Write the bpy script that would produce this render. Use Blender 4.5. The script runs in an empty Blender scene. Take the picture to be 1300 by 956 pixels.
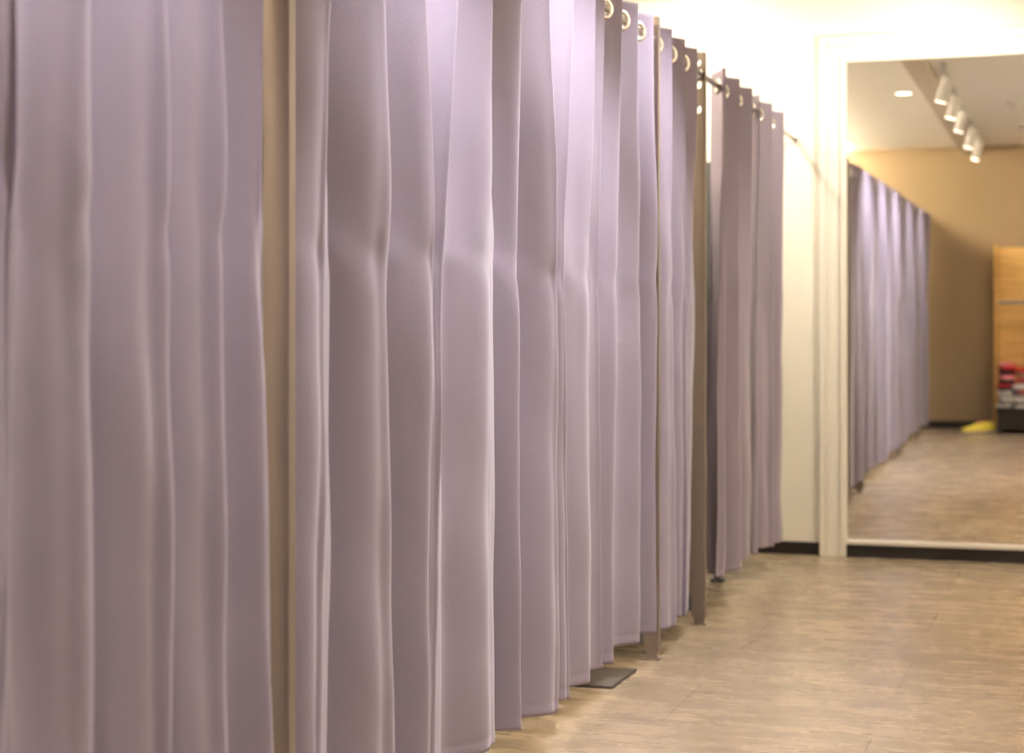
import bpy, bmesh, math, random
import numpy as np
from mathutils import Vector, Matrix
random.seed(4)
scene=bpy.context.scene
try:
    scene.view_settings.view_transform='Standard'
    scene.view_settings.look='None'
except Exception: pass

# ---------------------------------------------------------------- materials
def mat(name,col,rough=.6,metal=0,noise=0,nscale=5,bump=0,bscale=200,emit=None,es=0,sheen=0,spec=.5,stretch=(1,1,1)):
    m=bpy.data.materials.new(name); m.use_nodes=True
    nt=m.node_tree; b=nt.nodes['Principled BSDF']
    b.inputs['Base Color'].default_value=(*col,1)
    b.inputs['Roughness'].default_value=rough
    b.inputs['Metallic'].default_value=metal
    b.inputs['Specular IOR Level'].default_value=spec
    if sheen:
        b.inputs['Sheen Weight'].default_value=sheen
        b.inputs['Sheen Roughness'].default_value=.5
    if emit:
        b.inputs['Emission Color'].default_value=(*emit,1)
        b.inputs['Emission Strength'].default_value=es
    tc=nt.nodes.new('ShaderNodeTexCoord'); mp=nt.nodes.new('ShaderNodeMapping')
    mp.inputs['Scale'].default_value=stretch
    nt.links.new(tc.outputs['Object'],mp.inputs[0])
    if noise:
        n=nt.nodes.new('ShaderNodeTexNoise'); n.inputs['Scale'].default_value=nscale; n.inputs['Detail'].default_value=5
        nt.links.new(mp.outputs[0],n.inputs['Vector'])
        r=nt.nodes.new('ShaderNodeMix'); r.data_type='RGBA'
        r.inputs[6].default_value=(*[c*(1-noise) for c in col],1)
        r.inputs[7].default_value=(*[min(1,c*(1+noise)) for c in col],1)
        nt.links.new(n.outputs['Fac'],r.inputs[0]); nt.links.new(r.outputs[2],b.inputs['Base Color'])
    if bump:
        n=nt.nodes.new('ShaderNodeTexNoise'); n.inputs['Scale'].default_value=bscale; n.inputs['Detail'].default_value=3
        nt.links.new(mp.outputs[0],n.inputs['Vector'])
        bp=nt.nodes.new('ShaderNodeBump'); bp.inputs['Strength'].default_value=bump; bp.inputs['Distance'].default_value=.002
        nt.links.new(n.outputs['Fac'],bp.inputs['Height']); nt.links.new(bp.outputs[0],b.inputs['Normal'])
    return m

M_cloth=mat('curtain_fabric',(.272,.236,.308),.9,noise=.05,nscale=3,bump=.4,bscale=420,sheen=.25,spec=.12)
M_cream=mat('painted_wall_cream',(.87,.84,.77),.8,noise=.02,bump=.1,bscale=120)
M_tan=mat('painted_wall_tan',(.37,.275,.165),.85,noise=.05,nscale=2,bump=.2,bscale=90)
M_ceil=mat('ceiling_plaster',(.90,.88,.82),.9,noise=.02)
M_white=mat('mirror_frame_white',(.86,.83,.77),.45,noise=.01)
M_black=mat('baseboard_black',(.018,.017,.018),.4,noise=.1)
M_dark=mat('partition_laminate',(.09,.095,.11),.5,noise=.08)
M_post=mat('post_metal_taupe',(.215,.172,.145),.45,metal=.2,noise=.04,bump=.1)
M_chrome=mat('chrome',(.62,.59,.56),.22,metal=1,noise=.02)
M_mirror=mat('mirror_glass',(.95,.95,.93),.0,metal=1)
M_lens=mat('lamp_lens',(1,.95,.85),.4,emit=(1,.93,.8),es=6)
M_lampwhite=mat('lamp_housing_white',(.62,.60,.57),.4,noise=.02)
M_beige=mat('ceiling_beam_paint',(.60,.53,.43),.8,noise=.03)
M_patch=mat('floor_patch_dark',(.07,.058,.05),.9,noise=.6,nscale=18,bump=.6,bscale=300)

def wood(name,c1,c2):
    m=bpy.data.materials.new(name); m.use_nodes=True; nt=m.node_tree; b=nt.nodes['Principled BSDF']
    tc=nt.nodes.new('ShaderNodeTexCoord'); mp=nt.nodes.new('ShaderNodeMapping'); mp.inputs['Scale'].default_value=(1,1,9)
    n=nt.nodes.new('ShaderNodeTexNoise'); n.inputs['Scale'].default_value=3; n.inputs['Detail'].default_value=6
    cr=nt.nodes.new('ShaderNodeValToRGB'); cr.color_ramp.elements[0].position=.35; cr.color_ramp.elements[1].position=.65
    cr.color_ramp.elements[0].color=(*c1,1); cr.color_ramp.elements[1].color=(*c2,1)
    nt.links.new(tc.outputs['Object'],mp.inputs[0]); nt.links.new(mp.outputs[0],n.inputs['Vector'])
    nt.links.new(n.outputs['Fac'],cr.inputs[0]); nt.links.new(cr.outputs[0],b.inputs['Base Color'])
    b.inputs['Roughness'].default_value=.45
    return m
M_oak=wood('golden_oak',(.66,.41,.12),(.85,.55,.20))

def floor_mat():
    m=bpy.data.materials.new('floor_tile_stone'); m.use_nodes=True; nt=m.node_tree; b=nt.nodes['Principled BSDF']
    L=nt.links.new
    tc=nt.nodes.new('ShaderNodeTexCoord')
    br=nt.nodes.new('ShaderNodeTexBrick'); br.inputs['Scale'].default_value=1
    br.offset=0.5
    br.inputs['Brick Width'].default_value=1.2; br.inputs['Row Height'].default_value=.6
    br.inputs['Mortar Size'].default_value=.0024; br.inputs['Mortar Smooth'].default_value=.3
    br.inputs['Color1'].default_value=(.385,.31,.222,1); br.inputs['Color2'].default_value=(.34,.273,.196,1)
    br.inputs['Mortar'].default_value=(.22,.17,.12,1)
    mp0=nt.nodes.new('ShaderNodeMapping'); mp0.inputs['Location'].default_value=(.95,.5,0)
    L(tc.outputs['Object'],mp0.inputs[0]); L(mp0.outputs[0],br.inputs['Vector'])
    mp=nt.nodes.new('ShaderNodeMapping'); mp.inputs['Scale'].default_value=(1.2,4,1)
    n=nt.nodes.new('ShaderNodeTexNoise'); n.inputs['Scale'].default_value=2.4; n.inputs['Detail'].default_value=8; n.inputs['Roughness'].default_value=.64
    L(tc.outputs['Object'],mp.inputs[0]); L(mp.outputs[0],n.inputs['Vector'])
    cr=nt.nodes.new('ShaderNodeValToRGB'); cr.color_ramp.elements[0].position=.28; cr.color_ramp.elements[1].position=.72
    cr.color_ramp.elements[0].color=(.74,.72,.70,1); cr.color_ramp.elements[1].color=(1.16,1.16,1.13,1)
    L(n.outputs['Fac'],cr.inputs[0])
    mx=nt.nodes.new('ShaderNodeMix'); mx.data_type='RGBA'; mx.blend_type='MULTIPLY'; mx.inputs[0].default_value=1
    L(br.outputs['Color'],mx.inputs[6]); L(cr.outputs[0],mx.inputs[7]); L(mx.outputs[2],b.inputs['Base Color'])
    r=nt.nodes.new('ShaderNodeMapRange'); r.inputs[3].default_value=.20; r.inputs[4].default_value=.34
    L(n.outputs['Fac'],r.inputs[0]); L(r.outputs[0],b.inputs['Roughness'])
    bp=nt.nodes.new('ShaderNodeBump'); bp.inputs['Strength'].default_value=.25; bp.inputs['Distance'].default_value=.002
    inv=nt.nodes.new('ShaderNodeMath'); inv.operation='SUBTRACT'; inv.inputs[0].default_value=1; L(br.outputs['Fac'],inv.inputs[1])
    L(inv.outputs[0],bp.inputs['Height']); L(bp.outputs[0],b.inputs['Normal'])
    return m
M_floor=floor_mat()

# ---------------------------------------------------------------- helpers
def link(o,parent=None):
    scene.collection.objects.link(o)
    if parent: o.parent=parent
    return o
def empty(name,loc=(0,0,0)):
    e=bpy.data.objects.new(name,None); e.location=loc; e.empty_display_size=.1
    return link(e)
def boxes(name,bl,m,parent=None,bevel=0,mats=None):
    bm=bmesh.new()
    for b in bl:
        r=bmesh.ops.create_cube(bm,size=1)
        for v in r['verts']:
            v.co=Vector(((b[0]+b[1])/2+v.co.x*(b[1]-b[0]),(b[2]+b[3])/2+v.co.y*(b[3]-b[2]),(b[4]+b[5])/2+v.co.z*(b[5]-b[4])))
        if len(b)>6:
            for f in {f for v in r['verts'] for f in v.link_faces}: f.material_index=b[6]
    if bevel: bmesh.ops.bevel(bm,geom=bm.edges[:],offset=bevel,segments=2,affect='EDGES')
    me=bpy.data.meshes.new(name); bm.to_mesh(me); bm.free()
    for mm in (mats or [m]): me.materials.append(mm)
    return link(bpy.data.objects.new(name,me),parent)
def cyl(name,p0,p1,r0,m,parent=None,r1=None,seg=24,cap=True):
    p0=Vector(p0);p1=Vector(p1); d=p1-p0
    bm=bmesh.new()
    bmesh.ops.create_cone(bm,cap_ends=cap,segments=seg,radius1=r0,radius2=r0 if r1 is None else r1,depth=d.length)
    q=Vector((0,0,1)).rotation_difference(d.normalized()).to_matrix().to_4x4()
    bmesh.ops.transform(bm,matrix=Matrix.Translation((p0+p1)/2)@q,verts=bm.verts)
    for f in bm.faces: f.smooth=len(f.verts)==4
    me=bpy.data.meshes.new(name); bm.to_mesh(me); bm.free(); me.materials.append(m)
    return link(bpy.data.objects.new(name,me),parent)
def torus_geo(c,n,R,r,M=28,N=10):
    n=Vector(n).normalized(); a=n.orthogonal().normalized(); b=n.cross(a)
    vs=[];fs=[]
    for i in range(M):
        t=2*math.pi*i/M; dr=a*math.cos(t)+b*math.sin(t)
        for j in range(N):
            s=2*math.pi*j/N
            vs.append(Vector(c)+dr*(R+r*math.cos(s))+n*(r*.6*math.sin(s)))
    for i in range(M):
        for j in range(N):
            fs.append((i*N+j,((i+1)%M)*N+j,((i+1)%M)*N+(j+1)%N,i*N+(j+1)%N))
    return vs,fs
def par(o,p):
    o.parent=p; o.matrix_parent_inverse=Matrix.Translation(p.location).inverted(); return o

# ---------------------------------------------------------------- room shell
XL,XR,YB,YE,H=-1.2,2.9,-.55,8.92,2.87
T=.1
boxes('floor',[(XL-T,XR+T,YB-T,YE+T,-T,0)],M_floor)
boxes('ceiling',[(XL-T,XR+T,YB-T,YE+T,H,H+T)],M_ceil)
boxes('wall_end',[(XL-T,XR+T,YE,YE+T,0,H)],M_cream)
boxes('wall_back',[(XL-T,XR+T,YB-T,YB,0,H)],M_tan)
boxes('wall_left',[(XL-T,XL,YB,YE,0,H)],M_cream)
boxes('wall_right',[(XR,XR+T,YB,YE,0,H)],M_cream)
boxes('baseboard_end',[(XL,.134,YE-.015,YE,0,.065),(2.316,XR,YE-.015,YE,0,.065)],M_black,bevel=.003)
boxes('baseboard_back',[(XL,XR,YB,YB+.015,0,.08)],M_black,bevel=.003)
boxes('baseboard_left',[(XL,XL+.015,YB+.015,YE-.015,0,.065)],M_black,bevel=.003)
boxes('baseboard_right',[(XR-.015,XR,YB+.015,YE-.015,0,.065)],M_black,bevel=.003)
boxes('trim_ceiling_beam',[(.34,.47,YB,7.2,H-.07,H)],M_beige,bevel=.004)

# ---------------------------------------------------------------- mirror
wm=empty('wall_mirror',(1.2,YE,0))
x0,x1,zb,zt=.27,2.18,.085,2.49
yf=YE
fr=[(x0-.134,x0-.03,yf-.045,yf,0,zt+.14),(x1+.03,x1+.134,yf-.045,yf,0,zt+.14),
    (x0-.03,x1+.03,yf-.045,yf,zt+.03,zt+.14),
    (x0-.03,x0,yf-.06,yf,.0,zt+.03),(x1,x1+.03,yf-.06,yf,.0,zt+.03),(x0,x1,yf-.06,yf,zt,zt+.03),
    (x0-.134,x1+.134,yf-.055,yf,zt+.14,zt+.155),
    (x0-.10,x0-.085,yf-.052,yf-.04,0,zt+.10),(x0-.10,x1+.1,yf-.052,yf-.04,zt+.085,zt+.10),
    (x0,x1,yf-.05,yf,zb-.02,zb)]
par(boxes('frame',fr,M_white,bevel=.003),wm)
par(boxes('plinth',[(x0,x1,yf-.04,yf,0,zb-.02)],M_black),wm)
xc,zc=(x0+x1)/2,(zb+zt)/2; Y0=yf-.024
vs=[(x,Y0+.0058*(x-xc)-.0096*(z-zc),z) for x,z in((x0,zb),(x1,zb),(x1,zt),(x0,zt))]
vs+=[(a,b+.004,c) for a,b,c in vs]
me=bpy.data.meshes.new('glass'); me.from_pydata(vs,[],[(0,1,2,3),(7,6,5,4),(0,4,5,1),(1,5,6,2),(2,6,7,3),(3,7,4,0)]); me.materials.append(M_mirror)
par(link(bpy.data.objects.new('glass',me)),wm)

# ---------------------------------------------------------------- curtains
ZR=2.12
def curtain(y0,y1,N,seed,zb=.10,A=.046,pinch=0.0,xo=0.0,flare=0.0,ph0=0.0):
    rg=random.Random(seed)
    P=[rg.uniform(0,6.28) for _ in range(24)]
    W=y1-y0
    cols=int(N*44)+1
    zs=np.concatenate([np.linspace(ZR+.062,ZR-.05,13),np.linspace(ZR-.07,1.42,26),np.linspace(1.40,1.16,20),np.linspace(1.13,zb+.05,44),np.array([zb+.036,zb+.03,zb+.024,zb+.01,zb])])
    t=np.linspace(0,N,cols)[None,:]; z=zs[:,None]
    k=np.clip((ZR-.03-z)/(ZR-1.35),0,1)
    lo=np.clip((1.28-z)/(1.28-zb),0,1)
    kk=k*k*(3-2*k)
    zcr=1.28+.015*np.sin(t*1.1+P[11])
    step=1/(1+np.exp((z-zcr)/.022))
    pin=np.exp(-((z-zcr)/.04)**2)
    env=np.minimum(1,np.minimum(t,N-t)/.6)
    pos=t+env*kk*(.20*np.sin(1.75*t+P[0])+.13*np.sin(2.9*t+P[1]))+env*lo*.14*np.sin(2.2*t+P[2])+env*step*.035*np.sin(3.3*t+P[3])
    amp=A*(1+kk*(-.05+.32*np.sin(1.35*t+P[4])+.26*np.sin(2.6*t+P[5])))*(1-.07*pin)*(1+.2*lo*np.sin(1.9*t+P[6]))
    ph=2*math.pi*t+ph0
    c=-np.cos(ph)
    shape=c*(1-.18*kk)+.18*kk*(1-c*c)
    x=amp*shape
    m1=.5+.5*np.sin(.9*t+P[8]); m2=.5+.5*np.sin(1.23*t+P[9])
    sm=.25+.75*kk
    x=x+sm*.0105*(.35+.65*m1)*np.sin(2*ph+P[7]+.8*np.sin(1.4*t+P[19]))+sm*.0046*(.3+.7*m2)*np.sin(3*ph+P[15]+.7*np.sin(1.9*t+P[20]))
    x=x+kk*.0010*np.sin(5*ph+P[21]+z*.9)
    x=x+lo*.004*np.sin(3*ph+P[12]+z*1.5)+.014*lo*np.sin(.8*t+P[13])
    x=x+.0040*step*np.sin(2*ph+P[14])+.0034*pin*np.sin(2*ph+P[16])
    x=x-.0015*np.exp(-((z-zb-.03)/.004)**2)
    # slanting drag lines and slow wrinkles
    x=x+kk*.0038*np.sin(7*z+4.3*t+P[17])*np.sin(2.3*z+1.7*t+P[18])
    x=x+kk*.0018*np.sin(15*z+1.1*ph+P[2])*np.sin(3.1*z+P[4]+t)
    per=W/N
    y=y0+pos*per-(.06*per)*np.sin(2*ph)*(1-.5*kk)
    yc=(y0+y1)/2
    s=1-pinch*(np.exp(-((z-1.28)/.45)**2))+flare*lo
    y=yc+(y-yc)*s
    zz=z+0*t+.004*np.sin(1.3*t+P[9])*lo
    x=x+xo
    R,C=zz.shape
    x=np.broadcast_to(x,(R,C)); y=np.broadcast_to(y,(R,C))
    V=np.stack([x,y,zz],-1)
    rings=[]
    yrow=int(np.argmin(abs(zs-ZR)))
    xs=V[yrow,:,0]-xo
    for c in range(3,cols-3):
        if xs[c]*xs[c+1]<=0 and (not rings or abs(c-rings[-1][2])>8):
            tang=V[yrow,c+1]-V[yrow,c-1]; tang[2]=0
            p=V[yrow,c].copy(); p[2]=ZR
            nn=Vector((tang[1],-tang[0],0)).normalized()
            rings.append((Vector(p),nn,c))
    rc=np.array([list(p) for p,_,_ in rings])
    faces=[]
    for i in range(R-1):
        for j in range(C-1):
            if zs[i]>ZR-.05:
                cen=(V[i,j]+V[i+1,j+1])/2
                if np.min(np.sum((rc-cen)**2,1))<.021**2: continue
            a=i*C+j
            faces.append((a,a+C,a+C+1,a+1))
    me=bpy.data.meshes.new('curtain'); me.from_pydata(V.reshape(-1,3).tolist(),[],faces)
    me.materials.append(M_cloth); me.polygons.foreach_set('use_smooth',[True]*len(me.polygons)); me.update()
    o=link(bpy.data.objects.new('curtain',me))
    sd=o.modifiers.new('thickness','SOLIDIFY'); sd.thickness=.0025; sd.offset=0
    vs=[];fs=[]
    for p,n,_ in rings:
        v,f=torus_geo(p,n,.0265,.0085); k0=len(vs); vs+=v; fs+=[tuple(q+k0 for q in ff) for ff in f]
    m2=bpy.data.meshes.new('grommets'); m2.from_pydata([tuple(v) for v in vs],[],fs); m2.materials.append(M_chrome)
    m2.polygons.foreach_set('use_smooth',[True]*len(m2.polygons))
    link(bpy.data.objects.new('grommets',m2),o)
    return o
PI=math.pi
curtain(-.45,.93,6,11)
curtain(1.02,2.87,10,23,A=.036,pinch=.012)
curtain(2.95,4.93,8.5,37,A=.044,ph0=0)
curtain(4.95,5.79,4,41,zb=.11,A=.038)
curtain(5.86,6.50,3,57,zb=.09,A=.038)
curtain(6.86,7.60,2.5,63,zb=.15,A=.045,ph0=PI*.8)
curtain(7.66,8.48,2.5,71,zb=.14,A=.045,ph0=PI)

rod=empty('curtain_rod',(0,0,ZR))
for o in (cyl('tube',(0,YB,ZR),(0,YE,ZR),.0125,M_chrome),
          cyl('flange_1',(0,YE-.01,ZR),(0,YE,ZR),.02,M_chrome),cyl('flange_2',(0,YB,ZR),(0,YB+.01,ZR),.02,M_chrome)): par(o,rod)

# ---------------------------------------------------------------- partitions
def partition(yc,withpost=True):
    e=empty('fitting_room_partition',(0,yc,0))
    xe=-.07
    if withpost:
        post=boxes('post',[(-.026,.026,yc-.016,yc+.016,.03,2.20)],M_post,bevel=.002)
        bmc=bmesh.new()
        for zz,rz in((2.16,.010),(ZR,.0165),(2.075,.012),(1.98,.012)):
            r=bmesh.ops.create_cone(bmc,cap_ends=True,segments=20,radius1=rz,radius2=rz,depth=.1)
            for v in r['verts']:
                c=v.co.copy(); v.co=Vector((c.x,yc+c.z,zz+c.y*(1.0 if zz==ZR else 1.35)))
        bmesh.ops.recalc_face_normals(bmc,faces=bmc.faces)
        cm=bpy.data.meshes.new('c'); bmc.to_mesh(cm); bmc.free(); co=link(bpy.data.objects.new('cut',cm))
        md=post.modifiers.new('b','BOOLEAN'); md.object=co; md.operation='DIFFERENCE'; md.solver='EXACT'
        bpy.context.view_layer.update()
        dg=bpy.context.evaluated_depsgraph_get(); nm=bpy.data.meshes.new_from_object(post.evaluated_get(dg))
        post.modifiers.clear(); post.data=nm; bpy.data.objects.remove(co)
        par(post,e)
        par(boxes('edge_strip',[(-.07,-.026,yc-.014,yc+.014,.115,1.90)],M_post,bevel=.002),e)
        par(boxes('foot',[(-.028,.028,yc-.016,yc+.016,0,.006),(-.018,.018,yc-.010,yc+.010,.006,.04)],M_post,bevel=.001),e)
        xr=-.026
    else:
        xe=-.13; xr=-.13
        par(boxes('foot',[(-.20,-.14,yc-.03,yc+.03,0,.012),(-.185,-.155,yc-.012,yc+.012,.012,.06)],M_dark,bevel=.002),e)
    par(boxes('panel',[(XL+.002,xe,yc-.012,yc+.012,.10,1.90)],M_dark,bevel=.002),e)
    par(boxes('bottom_rail',[(XL+.002,xr,yc-.018,yc+.018,.055,.115)],M_dark,bevel=.002),e)
for yc in (.975,2.91,5.825,6.60): partition(yc)
partition(7.80,False)

boxes('dark_floor_patch',[(-.60,.0,5.30,5.62,.0,.008)],M_patch,bevel=.003)  # thin dark mottled slab lying on the stall floor

# ---------------------------------------------------------------- lamps
def spot(parent,loc,target,W,col,ang=150,blend=1,r=.05):
    l=bpy.data.lights.new('lamp','SPOT'); l.energy=W; l.color=col; l.spot_size=math.radians(ang); l.spot_blend=blend; l.shadow_soft_size=r
    o=bpy.data.objects.new('lamp',l); link(o)
    o.location=loc
    o.rotation_euler=(Vector(target)-Vector(loc)).to_track_quat('-Z','Y').to_euler()
    return par(o,parent)
WARM=(1,.80,.57); COOL=(.97,.92,.95)
def downlight(x,y,W,col=WARM,ang=150,target=None):
    e=empty('recessed_downlight',(x,y,H))
    vs,fs=torus_geo((x,y,H-.003),(0,0,1),.07,.01,32,8)
    m=bpy.data.meshes.new('ring'); m.from_pydata([tuple(v) for v in vs],[],fs); m.materials.append(M_lampwhite)
    par(link(bpy.data.objects.new('ring',m)),e)
    par(cyl('lens',(x,y,H-.006),(x,y,H-.001),.062,M_lens),e)
    spot(e,(x,y,H-.03),target or (x,y,0),W,col,ang)
for x,y,W in((.17,4.3,20),(1.9,.4,28),(1.9,4.6,50),(1.9,7.0,60)):  # first one is a visible fitting; the rest are added, unseen fill lamps
    downlight(x,y,W)
downlight(.95,8.0,95,(1,.89,.73),140,(.3,8.9,1.6))
downlight(-.5,8.2,70,(1,.89,.74),130,(-.5,8.9,2.1))

def added_fill(x,sgn,y0c,y1c,W,col):  # unseen uplight and shelf, added to brighten the ceiling and soften the room
    ym=(y0c+y1c)/2
    cv=empty('added_fill_light',(x,ym,2.55))
    xa,xb=sorted((x,x-sgn*.16)); xl,xh=sorted((x-sgn*.145,x-sgn*.16))
    par(boxes('added_fill_shelf',[(xa,xb,y0c,y1c,2.50,2.52),(xl,xh,y0c,y1c,2.52,2.60)],M_lampwhite,bevel=.003),cv)
    al=bpy.data.lights.new('fill_lamp','AREA'); al.shape='RECTANGLE'; al.size=.06; al.size_y=(y1c-y0c)-.2; al.energy=W; al.color=col
    ao=link(bpy.data.objects.new('fill_lamp',al)); ao.location=(x-sgn*.08,ym,2.54); ao.rotation_euler=(math.pi,math.radians(sgn*18),0); par(ao,cv)
added_fill(XR,1,YB+.02,YE-.1,105,(1,.85,.66))
added_fill(XL,-1,YB+.02,7.4,560,(1,.86,.68))

tl=empty('ceiling_track_light',(.56,2.6,H))
par(boxes('track_rail',[(.542,.578,-.1,5.9,H-.035,H)],M_lampwhite,bevel=.003),tl)
def head(i,y,target,W,col,ang=70):
    p=Vector((.56,y,H-.17)); d=(Vector(target)-p).normalized()
    par(boxes(f'adapter_{i}',[(.54,.58,y-.05,y+.05,H-.06,H-.035)],M_lampwhite,bevel=.003),tl)
    par(cyl(f'stem_{i}',(.56,y,H-.06),(.56,y,H-.13),.008,M_lampwhite),tl)
    par(cyl(f'can_{i}',p-d*.08,p+d*.08,.038,M_lampwhite,None,.038,cap=False),tl)
    par(cyl(f'back_cap_{i}',p-d*.09,p-d*.078,.038,M_lampwhite),tl)
    par(cyl(f'lens_{i}',p+d*.078,p+d*.084,.036,M_lens),tl)
    spot(tl,p+d*.105,target,W,col,ang,.9,.015)
head(1,.9,(0,.9,.6),80,COOL,85)
head(2,2.2,(0,2.1,.6),100,COOL,85)
head(3,3.7,(0,3.4,.7),155,COOL,85)
head(4,4.7,(0,4.6,.8),165,COOL,85)
head(5,5.8,(0,5.5,.9),145,COOL,85)
downlight(.60,7.3,120,(1,.86,.66),56,(.42,7.35,0))

def detector(x,y):
    e=empty('smoke_detector',(x,y,H))
    par(cyl('base',(x,y,H-.015),(x,y,H),.055,M_lampwhite),e)
    par(cyl('sensor',(x,y,H-.045),(x,y,H-.015),.028,M_lampwhite,None,.045),e)
detector(.95,3.3); detector(.98,1.5)

# ---------------------------------------------------------------- back of shop (seen in the mirror)
cb=empty('oak_display_cabinet',(1.2,YB,0))
par(boxes('back_panels',[(.70,1.9,YB+.001,YB+.03,.20,1.28),(.70,1.9,YB+.001,YB+.03,1.30,1.84)],M_oak,bevel=.003),cb)
par(boxes('side_1',[(.66,.695,YB+.001,YB+.10,.02,1.86)],M_oak,bevel=.003),cb)
par(boxes('side_2',[(1.905,1.94,YB+.001,YB+.10,.02,1.86)],M_oak,bevel=.003),cb)
par(boxes('rail',[(.695,1.905,YB+.02,YB+.045,1.272,1.308)],M_chrome,bevel=.003),cb)

tb=empty('display_bench',(1.0,-.1,0))
par(boxes('top',[(.70,1.20,-.43,.15,.20,.25)],M_black,bevel=.004),tb)
par(boxes('legs',[(a,a+.05,b,b+.05,0,.20) for a in(.71,1.14) for b in(-.42,.09)]+[(.76,1.14,-.40,.10,.04,.20)],M_black,bevel=.003),tb)

cols=[('red',(.65,.03,.04)),('charcoal',(.04,.04,.05)),('striped_white',(.78,.76,.72)),('pink',(.8,.28,.32)),('navy',(.03,.05,.14)),('grey',(.3,.3,.31))]
cm=[mat('cloth_'+n,c,.9,noise=.1,nscale=30,bump=.3) for n,c in cols]
def clothes():
    bm=bmesh.new(); rg=random.Random(9)
    stack=[(.80,.02,9),(.95,.03,6),(1.10,.02,9),(.80,-.24,12),(.96,-.26,10),(1.10,-.26,12)]
    seqs=[[2,5,2,5,2,1,0,1,3],[2,1,2,5,0,2],[5,2,1,2,0,4,3,1,0],[5,2,2,1,4,1,0,3,0,1,0,3],[1,1,2,2,0,4,0,3,2,0],[2,5,1,0,0,4,1,3,2,1,0,0]]
    for si,(cx,cy,cnt) in enumerate(stack):
        z=.252
        for mi in seqs[si]:
            h=rg.uniform(.028,.045); w=.072+rg.uniform(-.015,.004); dd=.11+rg.uniform(-.03,.006)
            r=bmesh.ops.create_cube(bm,size=1)
            bmesh.ops.subdivide_edges(bm,edges=list({e for v in r['verts'] for e in v.link_edges}),cuts=3,use_grid_fill=True)
            fs=[f for f in bm.faces if not f.tag]
            vv={v for f in fs for v in f.verts}
            a=rg.uniform(-.3,.3); ox=rg.uniform(-.015,.015)
            for v in vv:
                c=v.co; q=1-.14*(abs(c.z*2)**3)
                X=c.x*2*w*q; Y=c.y*2*dd*q; Z=(c.z+.5)*h*1.05+(.008*math.sin(c.x*9+mi)*math.cos(c.y*7) if z>.26 or c.z>0 else 0)
                v.co=Vector((cx+ox+X*math.cos(a)-Y*math.sin(a),cy+X*math.sin(a)+Y*math.cos(a),z+Z))
            for f in fs: f.tag=True; f.material_index=mi; f.smooth=True
            z+=h
    me=bpy.data.meshes.new('folded_clothes'); bm.to_mesh(me); bm.free()
    for m in cm: me.materials.append(m)
    link(bpy.data.objects.new('folded_clothes',me))
clothes()

M_yel=mat('sneaker_yellow',(.85,.72,.08),.6,noise=.05); M_sole=mat('sneaker_sole',(.8,.78,.7),.6,noise=.03); M_in=mat('sneaker_lining',(.5,.12,.06),.8,noise=.05)
def shoe(name,cx,cy,ang,parent):
    n=24; vs=[];fs=[];mi=[]
    L=.27; secs=18
    def width(s): return .034+.014*math.sin(math.pi*min(1,s*1.0))+.006*math.sin(math.pi*s**2) if s<.98 else .03
    def height(s): 
        return .095 if s<.35 else .095-.055*min(1,(s-.35)/.4)**.8
    for i in range(secs):
        s=i/(secs-1); e=math.sqrt(max(0,1-abs(2*s-1)**6)); e=max(e,.15)
        for j in range(n):
            a=2*math.pi*j/n; ca,sa=math.cos(a),math.sin(a)
            X=width(s)*e*math.copysign(abs(ca)**.7,ca)
            hh=height(s)*(.4+.6*e)
            Z=.025+hh*(sa if sa>0 else 0)+(0 if sa>0 else .024*sa)
            vs.append((X,(s-.5)*L,Z))
    for i in range(secs-1):
        for j in range(n):
            fs.append((i*n+j,i*n+(j+1)%n,(i+1)*n+(j+1)%n,(i+1)*n+j))
            mid=(j+.5)/n
            s=i/(secs-1)
            mi.append(1 if mid>.5 else (2 if .12<s<.36 and .17<mid<.33 else 0))
    fs.append(tuple(range(n-1,-1,-1))); mi.append(0)
    fs.append(tuple((secs-1)*n+j for j in range(n))); mi.append(0)
    ca,sa=math.cos(ang),math.sin(ang)
    vs=[(cx+x*ca-y*sa,cy+x*sa+y*ca,z) for x,y,z in vs]
    m=bpy.data.meshes.new(name); m.from_pydata(vs,[],fs)
    for q in (M_yel,M_sole,M_in): m.materials.append(q)
    m.polygons.foreach_set('material_index',mi); m.polygons.foreach_set('use_smooth',[True]*len(fs)); m.update()
    par(link(bpy.data.objects.new(name,m)),parent)
sp=empty('yellow_sneakers',(.57,.1,0))
shoe('shoe_1',.50,.12,1.2,sp); shoe('shoe_2',.56,.0,1.75,sp)

# ---------------------------------------------------------------- camera
cd=bpy.data.cameras.new('camera'); cam=link(bpy.data.objects.new('camera',cd))
cam.location=(1.4,0,1.1); cam.rotation_euler=(math.radians(90),0,math.radians(18.1))
cd.sensor_width=36; cd.lens=2215/1300*36; cd.shift_y=-48/1300; cd.clip_start=.05
cd.dof.use_dof=True; cd.dof.focus_distance=4.4; cd.dof.aperture_fstop=3.0
scene.camera=cam
w=bpy.data.worlds.new('world'); scene.world=w; w.use_nodes=True
w.node_tree.nodes['Background'].inputs[0].default_value=(.8,.75,.7,1); w.node_tree.nodes['Background'].inputs[1].default_value=.3
